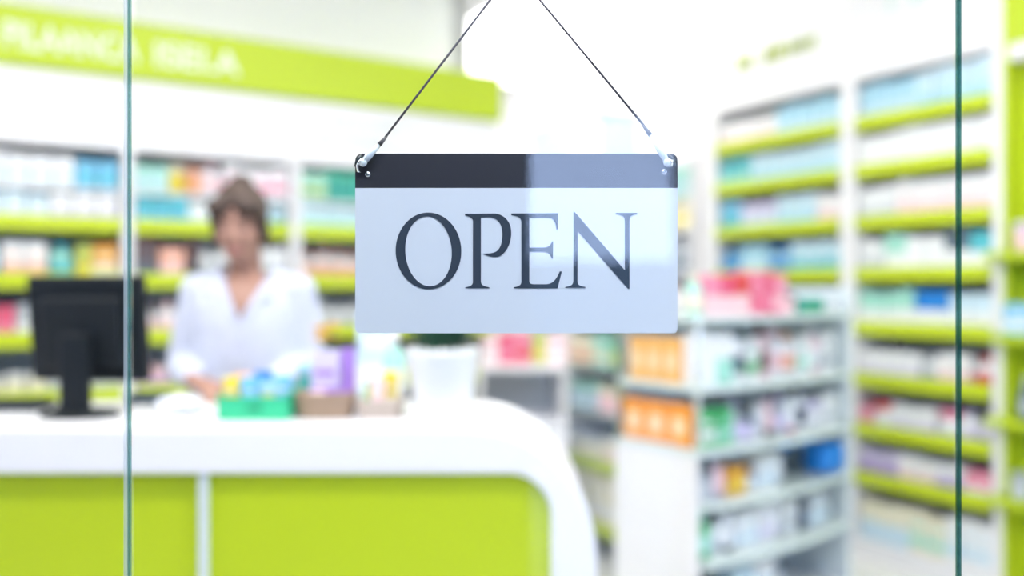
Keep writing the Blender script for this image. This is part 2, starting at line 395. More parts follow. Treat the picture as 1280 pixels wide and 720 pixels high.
def row(origin, rz, x0, x1, z, hmax, setback, spec, rowname, bay, jitter=.0):
    """spec: list of (share of the row, kind, colour, second colour, height share); packs stand side by side in each share"""
    d = Vector((math.cos(rz), math.sin(rz), 0)); b = Vector((-math.sin(rz), math.cos(rz), 0))
    tot = sum(s[0] for s in spec); x = x0; items = []
    for sh, kind, c1, c2, hs in spec:
        seg = (x1-x0)*sh/tot
        n = max(1, round(seg/.085)); wd = seg/n
        for i in range(n): items.append((x+wd*(i+.5), min(wd, .16)-.008, kind, c1, c2, hs))
        x += seg
    for k, (cx, wd, kind, c1, c2, hs) in enumerate(items):
        ht = hmax*hs*(1+random.uniform(-.05, .05)*1.0)
        q = {0: .004}.get(0)
        dp = .10 if kind in ('box', 'tallband') else wd
        sb = setback+random.uniform(0, .012)
        loc = origin + d*cx + b*sb; loc = Vector((loc.x, loc.y, z))
        two = c1 if c1 == c2 else f'{c1} and {c2}'
        lab = f'{two} {KN[kind][1]}, {ORD[k]} from left, {rowname} shelf, {bay}'
        product(kind, round(wd, 3), dp, ht if False else round(ht/.01)*.01, c1, c2, loc, rz, lab, f'packs on the {rowname} shelf of {bay}')

# ---------------------------------------------------------------- wall shelving
def shelf_unit(origin, rz, x0, x1, ztop, rows, label, z_plain=(), header=None, backm=BACK, sidem=WHITE, stripm=LIME, side=.05, ztop2=None, shelfm=SHELFM, striph=.070):
    d = Vector((math.cos(rz), math.sin(rz), 0))
    o0 = origin + d*x0; wd = x1-x0
    r = empty('shelf_unit', o0, rz, label, 'shelving unit')
    zt = ztop2 or ztop
    MB().box((-side, -.0, 0), (0, DPT, zt), None, .003).build('side_panel', sidem, r)
    MB().box((wd, -.0, 0), (wd+side, DPT, zt), None, .003).build('side_panel', sidem, r)
    MB().box((0, DPT-.02, 0), (wd, DPT, zt)).build('back_panel', backm, r)
    MB().box((0, .0, 0), (wd, DPT-.02, .09), None, .003).build('plinth', sidem, r)
    MB().box((0, .0, ztop), (wd, DPT-.02, zt if zt > ztop else ztop+.03)).build('header_panel' if zt > ztop else 'top_panel', sidem, r)
    for z in rows:
        s = MB().box((.001, .012, z-.018), (wd-.001, DPT-.02, z), None, .002).build('shelf', shelfm, r)
        MB().box((.001, -.012, z-striph*.55), (wd-.001, .012, z+striph*.45), None, .004).build('price_strip', stripm, s)
    for z in z_plain:
        MB().box((.001, .03, z-.018), (wd-.001, DPT-.02, z), None, .002).build('shelf', shelfm, r)
    return r
# --- left wall
LR = [H+a for a in (.287, .035, -.222, -.477, -.73, -1.0)]
LT = H+.63
lx = [(-.66, -.05), (0.0, .0), (0, 0)]
bays_L = [('shelving behind the monitor', -.25, .48), ('shelving behind the assistant', .53, 1.255), ('shelving right of the assistant', 1.31, 2.03)]
LL = ['tall white wall shelving unit with lime strips behind the black monitor', 'tall white wall shelving unit with lime strips behind the shop assistant', 'tall white wall shelving unit with lime strips partly hidden by the open sign']
for (nm, a, b), lb in zip(bays_L, LL):
    shelf_unit(L0, RL, a, b, LT, LR, lb, z_plain=(H+.45,), ztop2=H+.954, side=.025)
shelf_unit(L0, RL, 2.08, 2.42, LT, LR, 'narrow white wall shelving unit behind the sign beside the back passage', z_plain=(H+.45,), ztop2=H+.954, side=.025)
hm = {0: .16, 1: .145, 2: .20, 3: .20, 4: .18}
zL = [H+.452, H+.289, H+.037, H-.220, H-.475]
rn = ['top', 'second', 'third', 'fourth', 'fifth']
specL = {
 0: [ [(.6, 'box', 'slate', 'sky blue', .8), (3.2, 'box', 'white', 'ice blue', .85), (1.3, 'box', 'sky blue', 'turquoise', .75)],
      [(3, 'box', 'ice blue', 'white', .85), (2, 'box', 'white', 'lilac', .9)],
      [(2.2, 'bottle', 'pale blue', 'sky blue', .8), (1.6, 'box', 'white', 'peach', .8), (1, 'bottle', 'mint', 'turquoise', .8), (.6, 'box', 'olive', 'yellow', .8), (1, 'box', 'amber', 'cream', .8)],
      [(2.2, 'box', 'rose', 'pink', .7), (3, 'box', 'grey', 'white', .8)],
      [(3, 'jar', 'cream', 'white', .55), (2, 'box', 'grey', 'white', .5)] ],
 1: [ [(1.2, 'box', 'mint', 'ice blue', .8), (.7, 'jar', 'yellow', 'cream', .8), (.5, 'box', 'peach', 'amber', .8), (.9, 'bottle', 'white', 'blush', .95), (2.6, 'box', 'white', 'pink', .9)],
      [(1.7, 'box', 'turquoise', 'sky blue', .95), (1.8, 'box', 'white', 'ice blue', .9), (1.6, 'box', 'ice blue', 'teal', .8)],
      [(.8, 'box', 'brown', 'slate', .97), (.9, 'box', 'peach', 'blush', .75), (.5, 'box', 'brown', 'dark', .97), (1.7, 'bottle', 'white', 'silver', .85), (1.6, 'box', 'white', 'grey', .85)],
      [(2, 'bottle', 'white', 'blush', .75), (3, 'box', 'blush', 'white', .7)],
      [(2, 'box', 'blush', 'purple', .6), (3, 'box', 'white', 'lilac', .6)] ],
 2: [ [(1.0, 'box', 'mint', 'olive', .9), (1.6, 'box', 'sea green', 'teal', .95), (2.5, 'box', 'teal', 'mint', .9)],
      [(2.5, 'box', 'ice blue', 'mint', .85), (2.5, 'box', 'white', 'ice blue', .8)],
      [(5, 'bottle', 'white', 'peach', .8)],
      [(5, 'bottle', 'white', 'silver', .72)],
      [(1.4, 'bottle', 'amber', 'yellow', .7), (3.6, 'box', 'ice blue', 'white', .7)] ] }
for bi, (nm, a, b) in enumerate(bays_L):
    for ri, sp_ in enumerate(specL[bi]):
        row(L0, RL, a+.01, b-.01, zL[ri], hm[ri], .035, sp_, rn[ri], nm)
# header panels carry two faint grey-green lines of small print; the lime board carries the white lettering
INKG = mat('faint_grey_green_print', (.50, .62, .53), .6)
def strokes(mb, x0, x1, z, h, y=-.0015, seed=1, bold=.18):
    rnd = random.Random(seed); x = x0
    while x < x1:
        if rnd.random() < .16: x += h*.7; continue
        ww = h*rnd.uniform(.35, .7); t = h*bold
        mb.box((x, y, z), (x+t, y+.001, z+h))
        k = rnd.random()
        if k < .7: mb.box((x, y, z+h-t), (x+ww, y+.001, z+h))
        if k > .3: mb.box((x, y, z), (x+ww, y+.001, z+t))
        if k > .5: mb.box((x+ww-t, y, z), (x+ww, y+.001, z+h*.6))
        x += ww+h*.28
bd = empty('header_board', L0+uL*(-1.4)+Vector((0, 0, 0)), RL, 'long lime green board with white lettering above the left wall shelving', 'sign board')
bx0, bx1 = 0, 1.4+2.47
MB().box((bx0, -.03, H+.955), (bx1, DPT, H+1.212), None, .004).build('board', LIMEB, bd)
def text(name, body, size, m, parent, loc, ext=.004, sx=1., space=1.):
    cu = bpy.data.curves.new(name, 'FONT'); cu.body = body; cu.size = size; cu.extrude = ext; cu.space_character = space; cu.offset = .003*size/.1*.5
    tmp = bpy.data.objects.new(name, cu); C.objects.link(tmp)
    dg = bpy.context.evaluated_depsgraph_get(); me = bpy.data.meshes.new_from_object(tmp.evaluated_get(dg))
    bpy.data.objects.remove(tmp); bpy.data.curves.remove(cu)
    me.transform(Matrix.Rotation(PI/2, 4, 'X') @ Matrix.Diagonal((sx, 1, 1, 1))); me.materials.clear(); me.materials.append(m)
    o = bpy.data.objects.new(name, me); C.objects.link(o); o.parent = parent; o.location = loc; return o
LET = mat('white_lettering', (.84, .88, .76), .5)
def sL(u):                       # distance along the left wall of a photo column
    k = (u-640)/F; dd = 8.177/(1.634-k); return (dd-3.67)/.522
t1 = text('lettering', 'PILAANCA', .155, LET, bd, (1.4+sL(2), -.033, H+1.025), sx=1.)
wdt = max(v.co.x for v in t1.data.vertices); tgt = sL(172)-sL(2)
t1.data.transform(Matrix.Diagonal((tgt/wdt, 1, 1, 1)))
t2 = text('lettering', 'ISEI.A', .155, LET, bd, (1.4+sL(190), -.033, H+1.025))
wdt = max(v.co.x for v in t2.data.vertices); t2.data.transform(Matrix.Diagonal(((sL(297)-sL(190))/wdt, 1, 1, 1)))
for k, (u0, u1) in enumerate(((0, 128), (190, 345), (395, 520))):
    a, b = sL(u0), sL(u1)
    pn = empty('notice_strip', L0+uL*a+Vector((0, 0, H+.70)), RL, ['pair of faint printed lines on the white header above the monitor shelving', 'pair of faint printed lines on the white header above the assistant', 'pair of faint printed lines on the white header left of the open sign'][k], 'lettering')
    m1 = MB(); strokes(m1, 0, (b-a), .135, .036, -.004, k+3); m1.build('text_line', INKG, pn)
    m2 = MB(); strokes(m2, 0, (b-a)*.9, .045, .036, -.004, k+9); m2.build('text_line', INKG, pn)
# --- right wall
RRz = [H+a for a in (.833, .590, .332, .072, -.198, -.458, -.712, -.954)]
RT = H+1.055
bays_R = [('far right wall bay', .12, 1.01), ('near right wall bay', 1.10, 1.80)]
shelf_unit(R0, RR, .12, 1.01, RT, RRz, 'far white wall shelving unit with lime strips on the right wall', ztop2=H+1.48, side=.0449)
shelf_unit(R0, RR, 1.10, 1.80, RT, RRz, 'near white wall shelving unit with lime strips seen through the right glass joint', ztop2=H+1.48, side=.0449)
MB_ = MB().box((-.045, 0, 0), (-.12, DPT, H+1.48), None, .01); tag(MB_.build('end_panel', WHITE, None, R0+uR*.12, RR), 'tall plain white end panel at the far end of right wall shelving', 'panel')
specR = {
 0: [ [(2.5, 'box', 'white', 'blush', .75), (2.5, 'box', 'pale blue', 'ice blue', .85)],
      [(1.4, 'box', 'turquoise', 'mint', .85), (3.6, 'box', 'ice blue', 'pale blue', .85)],
      [(1, 'box', 'sky blue', 'turquoise', .85), (1.6, 'box', 'lilac', 'ice blue', .8), (1.6, 'box', 'ice blue', 'pale blue', .85), (1, 'box', 'white', 'blush', .8)],
      [(1, 'bottle', 'sky blue', 'blue', .8), (1.2, 'box', 'pale blue', 'ice blue', .85), (1, 'bottle', 'pale blue', 'blue', .8), (2, 'box', 'ice blue', 'turquoise', .85)],
      [(2.5, 'box', 'white', 'amber', .8), (2.5, 'box', 'white', 'teal', .7)],
      [(5, 'box', 'white', 'grey', .7)], [(5, 'box', 'white', 'ice blue', .7)], [(5, 'box', 'grey', 'white', .7)] ],
 1: [ [(2.5, 'box', 'pale blue', 'ice blue', .9), (3, 'box', 'ice blue', 'pale blue', .95)],
      [(5, 'box', 'white', 'white', .88)],
      [(1.5, 'box', 'white', 'silver', .8), (3.5, 'box', 'white', 'blush', .88)],
      [(1.0, 'box', 'white', 'silver', .82), (.9, 'tallband', 'mint', 'white', .95), (1.4, 'box', 'white', 'white', .85), (.9, 'tallband', 'slate', 'white', .92), (.8, 'tallband', 'turquoise', 'white', .92)],
      [(2.2, 'tallband', 'mint', 'white', .88), (1.3, 'tallband', 'blue', 'white', .9), (1.5, 'tallband', 'ice blue', 'white', .85)],
      [(2.5, 'box', 'white', 'lilac', .7), (.6, 'bottle', 'white', 'grey', .7), (1.2, 'box', 'white', 'blush', .72), (.8, 'bottle', 'white', 'red', .7)],
      [(.5, 'box', 'pink', 'blush', .55), (.8, 'jar', 'white', 'red', .65), (1.8, 'box', 'white', 'lilac', .65), (.8, 'jar', 'white', 'pink', .65), (1.3, 'bottle', 'white', 'lilac', .75)],
      [(1.6, 'box', 'lilac', 'purple', .65), (1.4, 'box', 'white', 'blush', .68), (1, 'box', 'white', 'purple', .65), (1, 'box', 'pink', 'white', .6)] ] }
rnR = ['top', 'second', 'third', 'fourth', 'fifth', 'sixth', 'seventh', 'eighth']
for bi, (nm, a, b) in enumerate(bays_R):
    for ri, sp_ in enumerate(specR[bi]):
        if bi == 0 and ri > 4: continue      # hidden by the glass shelf stand
        row(R0, RR, a+.008, b-.008, RRz[ri]+.002, .205, .02, sp_, rnR[ri], nm)
# bottom row of the near bay stands on the plinth
row(R0, RR, 1.11, 1.79, .092, .24, .02, [(2, 'tallband', 'cream', 'ice blue', .8), (1.4, 'box', 'cream', 'mint', .8), (1.6, 'box', 'white', 'ice blue', .85)], 'lowest', 'near right wall bay')
# small lime lettering on the white header
def sR(u):                       # local x along the right wall front line of a photo column
    k = (u-640)/F; s = (2.115-3.8*k)/(.852*k+.523); return 1.8-s
pn = empty('header_lettering', R0+uR*sR(921)+Vector((0, 0, H+1.275)), RR, 'small lime green lettering on the white header of right wall shelving', 'lettering')
mm = MB(); strokes(mm, 0, sR(972)-sR(921), 0, .085, -.006, 5, .46); mm.build('lettering', LIME, pn)
mm = MB(); strokes(mm, sR(975)-sR(921), sR(1016)-sR(921), .012, .065, -.006, 8, .46); mm.build('lettering', LIMEB, pn)
pn = empty('header_mark', R0+uR*sR(1112)+Vector((0, 0, H+1.36)), RR, 'pale mint print at the top of the near right header', 'lettering')
mm = MB(); strokes(mm, 0, .16, 0, .06, -.006, 4); mm.build('lettering', pack(CN['mint']), pn)

# --- lime bay at the right edge of the frame
a0 = 1.848
r = empty('shelf_unit', R0+uR*a0, RR, 'lime green shelving unit with lime shelves at the right edge of the photo', 'shelving unit')
wd = .9
MB().box((0, .0, 0), (.022, DPT, H+1.48), None, .003).build('side_panel', LIME, r)
MB().box((wd, 0, 0), (wd+.03, DPT, H+1.48), None, .003).build('side_panel', LIME, r)
MB().box((.022, .10, 0), (wd, .13, H+1.05)).build('back_panel', LIME, r)
MB().box((.022, .0, H+.985), (wd, DPT, H+1.055), None, .003).build('rail', WHITE, r)
MB().box((.022, .0, H+1.055), (wd, DPT, H+1.48), None, .003).build('header_panel', LIMEB, r)
limes = [.155, -.20, -.56, -.90]
for z in limes:
    s = MB().box((-.035, -.09, H+z-.035), (wd, -.014, H+z), None, .004).box((.0225, -.014, H+z-.035), (wd, .10, H+z)).build('shelf', LIMEB, r)
def lb(kind, x, z, wd_, ht, c1, c2, label, y=-.06):
    loc = R0+uR*(a0+x)+bR*y; product(kind, wd_, .09 if kind in ('box', 'tallband') else wd_, ht, c1, c2, Vector((loc.x, loc.y, H+z)), RR, label, 'packs on the lime shelving unit')
lb('jar', .10, .157, .07, .12, 'blush', 'lilac', 'blush and lilac jar, left of two on top shelf of the lime unit')
lb('bottle', .2, .157, .07, .17, 'blush', 'peach', 'blush and peach bottle, right of two on top shelf of lime unit')
lb('box', .10, -.198, .13, .13, 'sky blue', 'white', 'sky blue and white carton, left of two on second lime shelf')
lb('box', .25, -.198, .13, .13, 'sky blue', 'ice blue', 'sky blue and pale carton, right of two on second lime shelf')
lb('bottle', .12, -.558, .07, .18, 'slate', 'grey', 'slate and grey bottle standing on the third lime shelf')
lb('jar', .09, -.898, .08, .11, 'silver', 'grey', 'silver and grey jar standing on the lowest lime shelf')

# --- cabinets continuing along the right wall into the passage
GG = mat('grey_green_frame', (.36, .46, .42), .4)
def cabinet(x0, x1, zt, frame_m, label, rows, glass=True):
    r = empty('display_cabinet', R0+uR*x0, RR, label, 'cabinet'); wd = x1-x0
    MB().box((0, DPT-.02, 0), (wd, DPT, zt)).build('back_panel', WHITE, r)
    for a in (0, wd-.05): MB().box((a, .03, 0), (a+.05, DPT-.02, zt), None, .003).build('side_panel', frame_m, r)
    MB().box((0, .03, 0), (wd, DPT-.02, .10)).build('plinth', WHITE, r)
    MB().box((.0, .0, zt-.07), (wd, .035, zt), None, .003).box((.0, .035, zt-.05), (.035, DPT, zt)).box((wd-.035, .035, zt-.05), (wd, DPT, zt)).build('top_rail', frame_m, r)
    for z in rows: MB().box((.051, .06, z-.016), (wd-.051, DPT-.02, z)).build('shelf', SHELFM, r)
    return r
cr = [H-.60, H-.25, H+.10, H+.38, H+.60]
cr2 = [H-.70, H-.35, H+0., H+.33, H+.62, H+.95]
cabinet(-1.02+.0, -.08, H+.84, WHITE, 'white open cabinet between sign and far right wall shelving', cr)
cabinet(-2.0, -1.05, H+1.29, GG, 'grey green framed open cabinet above the sign in the back passage', cr2)
cs = [('mint', 'ice blue'), ('cream', 'yellow'), ('grey', 'silver'), ('mint', 'cream'), ('grey', 'white')]
rnC = ['fifth', 'fourth', 'third', 'second', 'top']
for ri in range(5):
    c1, c2 = [('grey', 'white'), ('grey', 'silver'), ('silver', 'slate'), ('cream', 'yellow'), ('mint', 'ice blue')][ri]
    row(R0, RR, -.60, -.15, cr[ri]+.002, .24, .09, [(3, 'box', c1, c2, .8)], rnC[ri], 'the white passage cabinet')
row(R0, RR, -1.9, -1.15, cr2[4]+.002, .24, .09, [(2, 'box', 'white', 'mint', .8), (1, 'box', 'ice blue', 'white', .8)], 'upper', 'the grey green cabinet')

# ---------------------------------------------------------------- glass shelf stand (right foreground)
g0 = Vector((.654, 3.0, 0)); gr = math.atan2(.61, .79); GW = .93; GD = .42
gu = Vector((math.cos(gr), math.sin(gr), 0)); gb = Vector((-math.sin(gr), math.cos(gr), 0))
gz = [H-.10, H-.345, H-.567, H-.76, H-.965]
g = empty('glass_shelf_stand', g0, gr, 'white stand of bowed glass shelves packed with cosmetics in right foreground', 'display stand')
MB().box((0, .02, 0), (.022, GD, H-.59), None, .004).build('end_panel', WHITE, g)
MB().box((GW, 0, 0), (GW+.025, GD, H+.0), None, .004).build('end_panel', mat('blue_grey_gloss_panel', (.66, .74, .78), .25), g)
MB().box((.022, GD-.02, 0), (GW, GD, H-.12), None, .002).build('back_panel', mat('pale_blue_grey_panel', (.74, .80, .83), .35), g)
MB().box((.022, .03, .0), (GW, GD-.02, .14), None, .004).build('plinth', WHITE, g)
MB().box((.004, .012, H-.59), (.02, .03, gz[0]-.012), None, .003).build('corner_post', CHROME, g)
MB().box((.004, GD-.03, H-.59), (.02, GD-.012, gz[0]-.012), None, .003).build('corner_post', CHROME, g)
for i, z in enumerate(gz):
    xa = -.0 if i < 3 else .023
    pts = [(xa, GD-.021), (xa, 0)]
    for k in range(1, 17):
        t = k/17; pts.append((xa+(GW-.001-xa)*t, -.045*math.sin(PI*t)))
    pts += [(GW-.001, 0), (GW-.001, GD-.021)]
    sh = MB().prism(pts, z-.014, z, axis='z').build('shelf', GSHELF, g)
    fr = pts[1:-1]; lipm = mat('pale_glass_shelf_edge', (.74, .84, .81), .3)
    lp_ = MB(); lp_.prism(fr+[(x_, y_-.005) for x_, y_ in fr[::-1]], z-.020, z+.002, axis='z')
    if i < 3: lp_.box((-.006, -.004, z-.020), (-.0005, GD-.021, z+.002))
    lp_.build('shelf_edge', lipm, sh)
def gp(kind, x, y, row_, wd_, ht, c1, c2, label, dp=.08, rz=None, name=None):
    z = (gz+[.142-.0])[row_] if row_ < 5 else .142
    loc = g0+gu*x+gb*y
    o = product(kind, wd_, dp if kind in ('box', 'tallband') else wd_, ht, c1, c2, Vector((loc.x, loc.y, z+.001)), gr if rz is None else rz, label, 'products on the glass shelf stand')
    return o
where = ['top', 'second', 'third', 'fourth', 'fifth']
def grow(row_, x, items, y=.02, suffix=''):
    for k, (kind, wd_, ht, c1, c2) in enumerate(items):
        two = c1 if c1 == c2 else f'{c1} and {c2}'
        gp(kind, x+wd_/2, y+random.uniform(0, .01), row_, wd_, ht, c1, c2, f'{two} {KN[kind][1]}, {ORD[k]} from left, {where[row_]} shelf of glass stand{suffix}')
        x += wd_+.007
grow(0, -.0, [('bottle', .06, .15, 'mint', 'cream'), ('tallband', .075, .145, 'pink', 'blush'), ('tallband', .075, .145, 'rose', 'blush'), ('tallband', .075, .15, 'red', 'blush'),
               ('box', .07, .16, 'pink', 'rose'), ('box', .07, .16, 'rose', 'pink'), ('box', .07, .15, 'pink', 'blush'), ('jar', .09, .08, 'blush', 'brown'), ('box', .15, .06, 'teal', 'green'), ('box', .12, .05, 'silver', 'white')])
grow(1, .03, [('tallband', .085, .18, 'white', 'white'), ('tallband', .085, .18, 'white', 'mint'), ('bottle', .085, .20, 'white', 'slate'), ('box', .07, .15, 'white', 'green'), ('bottle', .075, .21, 'blush', 'brown'), ('bottle', .075, .19, 'white', 'blush'), ('bottle', .07, .17, 'white', 'peach'), ('box', .08, .15, 'white', 'mint'), ('bottle', .075, .19, 'blush', 'white'), ('box', .08, .16, 'white', 'grey')])
grow(2, .03, [('box', .085, .13, 'green', 'white'), ('box', .085, .13, 'green', 'mint'), ('bottle', .06, .15, 'silver', 'lilac'), ('jar', .07, .09, 'lilac', 'slate'), ('bottle', .06, .15, 'white', 'silver'), ('tube', .06, .14, 'blush', 'brown'), ('bottle', .065, .15, 'silver', 'lilac'), ('tube', .06, .14, 'white', 'pink'), ('bottle', .070, .18, 'white', 'navy'), ('jar', .08, .11, 'white', 'lilac'), ('box', .09, .13, 'white', 'silver')])
grow(3, .05, [('jar', .07, .09, 'silver', 'grey'), ('tube', .06, .12, 'blush', 'lilac'), ('box', .10, .10, 'amber', 'yellow'), ('jar', .05, .08, 'white', 'brown'), ('box', .12, .12, 'white', 'ice blue'), ('tube', .06, .12, 'white', 'silver')])
grow(4, .03, [('bottle', .075, .17, 'green', 'mint'), ('bottle', .06, .13, 'white', 'silver'), ('tube', .06, .14, 'white', 'slate'), ('box', .11, .13, 'white', 'ice blue'), ('box', .10, .14, 'white', 'lilac'), ('tube', .06, .14, 'white', 'white'), ('box', .08, .13, 'white', 'silver'), ('bottle', .06, .165, 'slate', 'navy'), ('box', .13, .14, 'silver', 'ice blue')])
# floor-level row
x = .04
for k, (kind, wd_, ht, c1, c2) in enumerate([('jar', .09, .13, 'slate', 'grey'), ('jar', .09, .12, 'sky blue', 'grey'), ('box', .12, .17, 'ice blue', 'white'), ('box', .12, .17, 'white', 'ice blue'), ('bottle', .08, .2, 'slate', 'silver')]):
    loc = g0+gu*(x+wd_/2)+gb*.04
    product(kind, wd_, .09 if kind == 'box' else wd_, ht, c1, c2, Vector((loc.x, loc.y, .142)), gr, f'{c1} and {c2} {KN[kind][1]}, {ORD[k]} from left on the base of glass stand', 'products on the glass shelf stand'); x += wd_+.01
# big blue curved gift bag of sun lotion: a rounded blue case with a strap
bc = empty('toiletry_bag', g0+gu*.845+gb*.0+Vector((0, 0, gz[3]+.001)), gr, 'bright blue toiletry bag with curved strap on the fourth glass shelf', 'bag')
MB().box((-.075, 0, 0), (.075, .12, .125), None, .03, 4).build('body', pack(CN['blue']), bc)
MB().tube([(-.075, .06, .10), (-.13, .05, .150), (-.22, .04, .150), (-.30, .05, .130)], [.012, .012, .012, .010], n=10).build('strap', pack('3f9be6'), bc)
# orange cartons along the end of the stand
er = gr-PI/2+.0
ORG = pack('f39a2c')
for rw, n, x0_, lbx in ((1, 3, .135, 'upper'), (2, 3, .02, 'lower')):
    for k in range(n):
        wdd = .085 if rw == 1 else .112
        ht = .165 if rw == 1 else .150
        y = GD-.04-wdd*(n-1-k+.5)-(.0 if rw == 2 else .03)
        loc = g0+gu*(.004)+gb*y
        o = MB(); rr = empty('orange_carton', Vector((loc.x, loc.y, gz[rw]+.001)), gr-PI/2,
             f'{"light" if rw == 1 else "deep"} orange carton, {["nearest", "middle", "farthest"][k]} of the {lbx} row at the end of glass stand', 'box', 'orange cartons on the end of the glass stand')
        o.box((-wdd/2+.003, .0, 0), (wdd/2-.003, .024 if rw == 2 else .02, ht), None, .002).build('carton', pack('eeb35e') if rw == 1 else ORG, rr)
        MB().box((-wdd*.28, -.0015, ht*.25), (wdd*.28, .002, ht*.68), None, .0005).build('printed_label', pack('fbdcae'), rr)

# ---------------------------------------------------------------- second glass stand, further back
h0 = Vector((.277, 4.6, 0))
h = empty('shelf_stand', h0, RR, 'small stand with glass and lime shelves between counter and orange cartons', 'display stand')
HW, HD = .80, .30
MB().box((0, HD-.02, 0), (HW, HD, H-.02)).build('back_panel', mat('sage_back_panel', (.66, .74, .71), .5), h)
MB().box((-.02, 0, 0), (0, HD, H-.02), None, .003).build('end_panel', WHITE, h)
MB().box((HW, 0, 0), (HW+.02, HD, H-.02), None, .003).build('end_panel', WHITE, h)
hz = [H-.16, H-.40, H-.63, H-.88, .16]
for i, z in enumerate(hz[:3]): MB().box((.001, 0, z-.014), (HW-.001, HD-.021, z)).build('shelf', GSHELF, h)
for z in hz[3:]:
    s = MB().box((.001, .01, z-.02), (HW-.001, HD-.021, z)).build('shelf', SHELFM, h)
    MB().box((.001, -.012, z-.045), (HW-.001, .01, z+.015), None, .004).build('price_strip', LIME, s)
hsp = [[(3, 'box', 'cream', 'blush', .8), (2, 'box', 'blush', 'cream', .8)], [(1.2, 'box', 'cream', 'peach', .75), (.8, 'box', 'mint', 'cream', .8), (.5, 'bottle', 'green', 'olive', .8), (2, 'box', 'cream', 'white', .8)],
       [(1.5, 'jar', 'ice blue', 'mint', .7), (2, 'jar', 'blush', 'cream', .65), (1.5, 'box', 'white', 'cream', .7)], [(2, 'jar', 'cream', 'silver', .6), (3, 'box', 'cream', 'blush', .6)], [(5, 'box', 'cream', 'white', .9)]]
for i, sp_ in enumerate(hsp):
    row(h0, RR, .01, HW-.01, hz[i]+.002, .19 if i < 4 else .28, .02, sp_, rn[i], 'the small lime edged stand')

# white display counter unit left of it, with an open dark bay
w0 = Vector((-.155, 4.12, 0))
wc = empty('display_counter', w0, math.radians(4), 'low white display counter with an open bay behind the plant pot', 'counter')
WW = .42
MB().box((0, 0, 0), (.02, .4, H-.40), None, .003).build('side_panel', WHITE, wc)
MB().box((WW-.02, 0, 0), (WW, .4, H-.40), None, .003).build('side_panel', WHITE, wc)
MB().box((0, 0, H-.40), (WW, .4, H-.37), None, .003).build('top_panel', WHITE, wc)
MB().box((.02, .38, 0), (WW-.02, .40, H-.40)).build('back_panel', mat('grey_back', (.56, .61, .66), .5), wc)
MB().box((.02, 0, H-.66), (WW-.02, .38, H-.64), None, .002).build('shelf', WHITE, wc)
MB().box((.02, .02, .0), (WW-.02, .04, H-.66), None, .002).build('front_panel', WHITE, wc)
for k, (c1, c2, ht, wd_) in enumerate([('blush', 'white', .13, .07), ('rose', 'pink', .15, .07), ('pink', 'red', .15, .07), ('olive', 'yellow', .15, .06), ('blush', 'white', .14, .10)]):
    loc = w0+Vector((.05+k*.08, .06+.004*k, H-.369))
    product('box', wd_, .1, ht, c1, c2, loc, math.radians(4), f'{c1} and {c2} carton, {ORD[k]} from left on top of the low white display counter', 'cartons on the low white display counter')

# ---------------------------------------------------------------- counter
CY = 1.90; CT = H-.31; CDp = .48
cxr = .187; cxl = -2.6
ct = empty('shop_counter', (cxl, CY, 0), 0, 'long white rounded shop counter with lime green front panels', 'counter')
def cl(x): return x-cxl
# white shell: outer rounded outline minus inner opening, swept through the counter depth
def arc(cx, cz, r, a0, a1, n=14): return [(cx+r*math.cos(math.radians(a0+(a1-a0)*i/n)), cz+r*math.sin(math.radians(a0+(a1-a0)*i/n))) for i in range(n+1)]
xo = cl(cxr); ro = .285; ri = .095; tk = .100
outer = [(0, 0), (0, CT)] + arc(xo-ro, CT-ro, ro, 90, 0)[0:] + [(xo, 0)]
inner = [(xo-tk, 0)] + arc(xo-tk-ri, CT-tk-ri, ri, 0, 90) + [(.1, CT-tk), (.1, 0)]
shell = MB().prism(outer+inner, 0, CDp).build('shell', WHITE, ct)
bv = shell.modifiers.new('bevel', 'BEVEL'); bv.width = .006; bv.segments = 3; bv.angle_limit = math.radians(50)
# green front panels behind the shell's lip
inn = [(xo-tk-.0005, .0)] + arc(xo-tk-ri, CT-tk-ri, ri-.0005, 0, 90) + [(cl((257-640)/F*CY), CT-tk-.0005), (cl((257-640)/F*CY), 0)]
MB().prism(inn, .022, .04).build('front_panel', mat('lime_counter_panel', (.50, .62, .010), .45), ct)
xm = cl((246-640)/F*CY)
MB().box((.101, .028, 0), (xm, .046, CT-tk-.0005)).build('front_panel', MC['lime_counter_panel'], ct)
MB().box((xm, .008, 0), (cl((257-640)/F*CY), .05, CT-tk-.0005), None, .003).build('divider', mat('silver_divider', (.68, .73, .78), .4), ct)

# ---------------------------------------------------------------- things on the counter
ZC = CT+.0005
# monitor seen from behind
mo = empty('computer_monitor', (pt(104, 0, 2.10).x, 2.10, ZC), math.radians(-7), 'black computer monitor on a stand seen from behind on the counter', 'monitor')
TM = Matrix.Translation((0, .02, .205)) @ Matrix.Rotation(math.radians(6), 4, 'X')
MB().box((-.150, -.012, -.125), (.150, .022, .135), None, .008, 3, M=TM).build('screen_housing', BLACKP, mo)
MB().box((-.105, -.034, -.09), (.105, -.010, .085), None, .02, 4, M=TM).build('back_shell', mat('black_matt_plastic', (.007, .010, .013), .55, spec=.25), mo)
MB().box((-.140, .0221, -.112), (.140, .0228, .124), None, M=TM).build('screen', mat('dark_screen', (.01, .012, .015), .1), mo)
MB().box((-.036, -.045, .01), (.036, -.016, .20), None, .008, 3).build('stand_neck', BLACKP, mo)
MB().lathe([(0, 0), (.098, 0), (.1, .006), (.09, .012), (.03, .018), (0, .018)], n=40, sy=.72, M=Matrix.Translation((0, -.01, 0))).build('stand_base', BLACKP, mo)
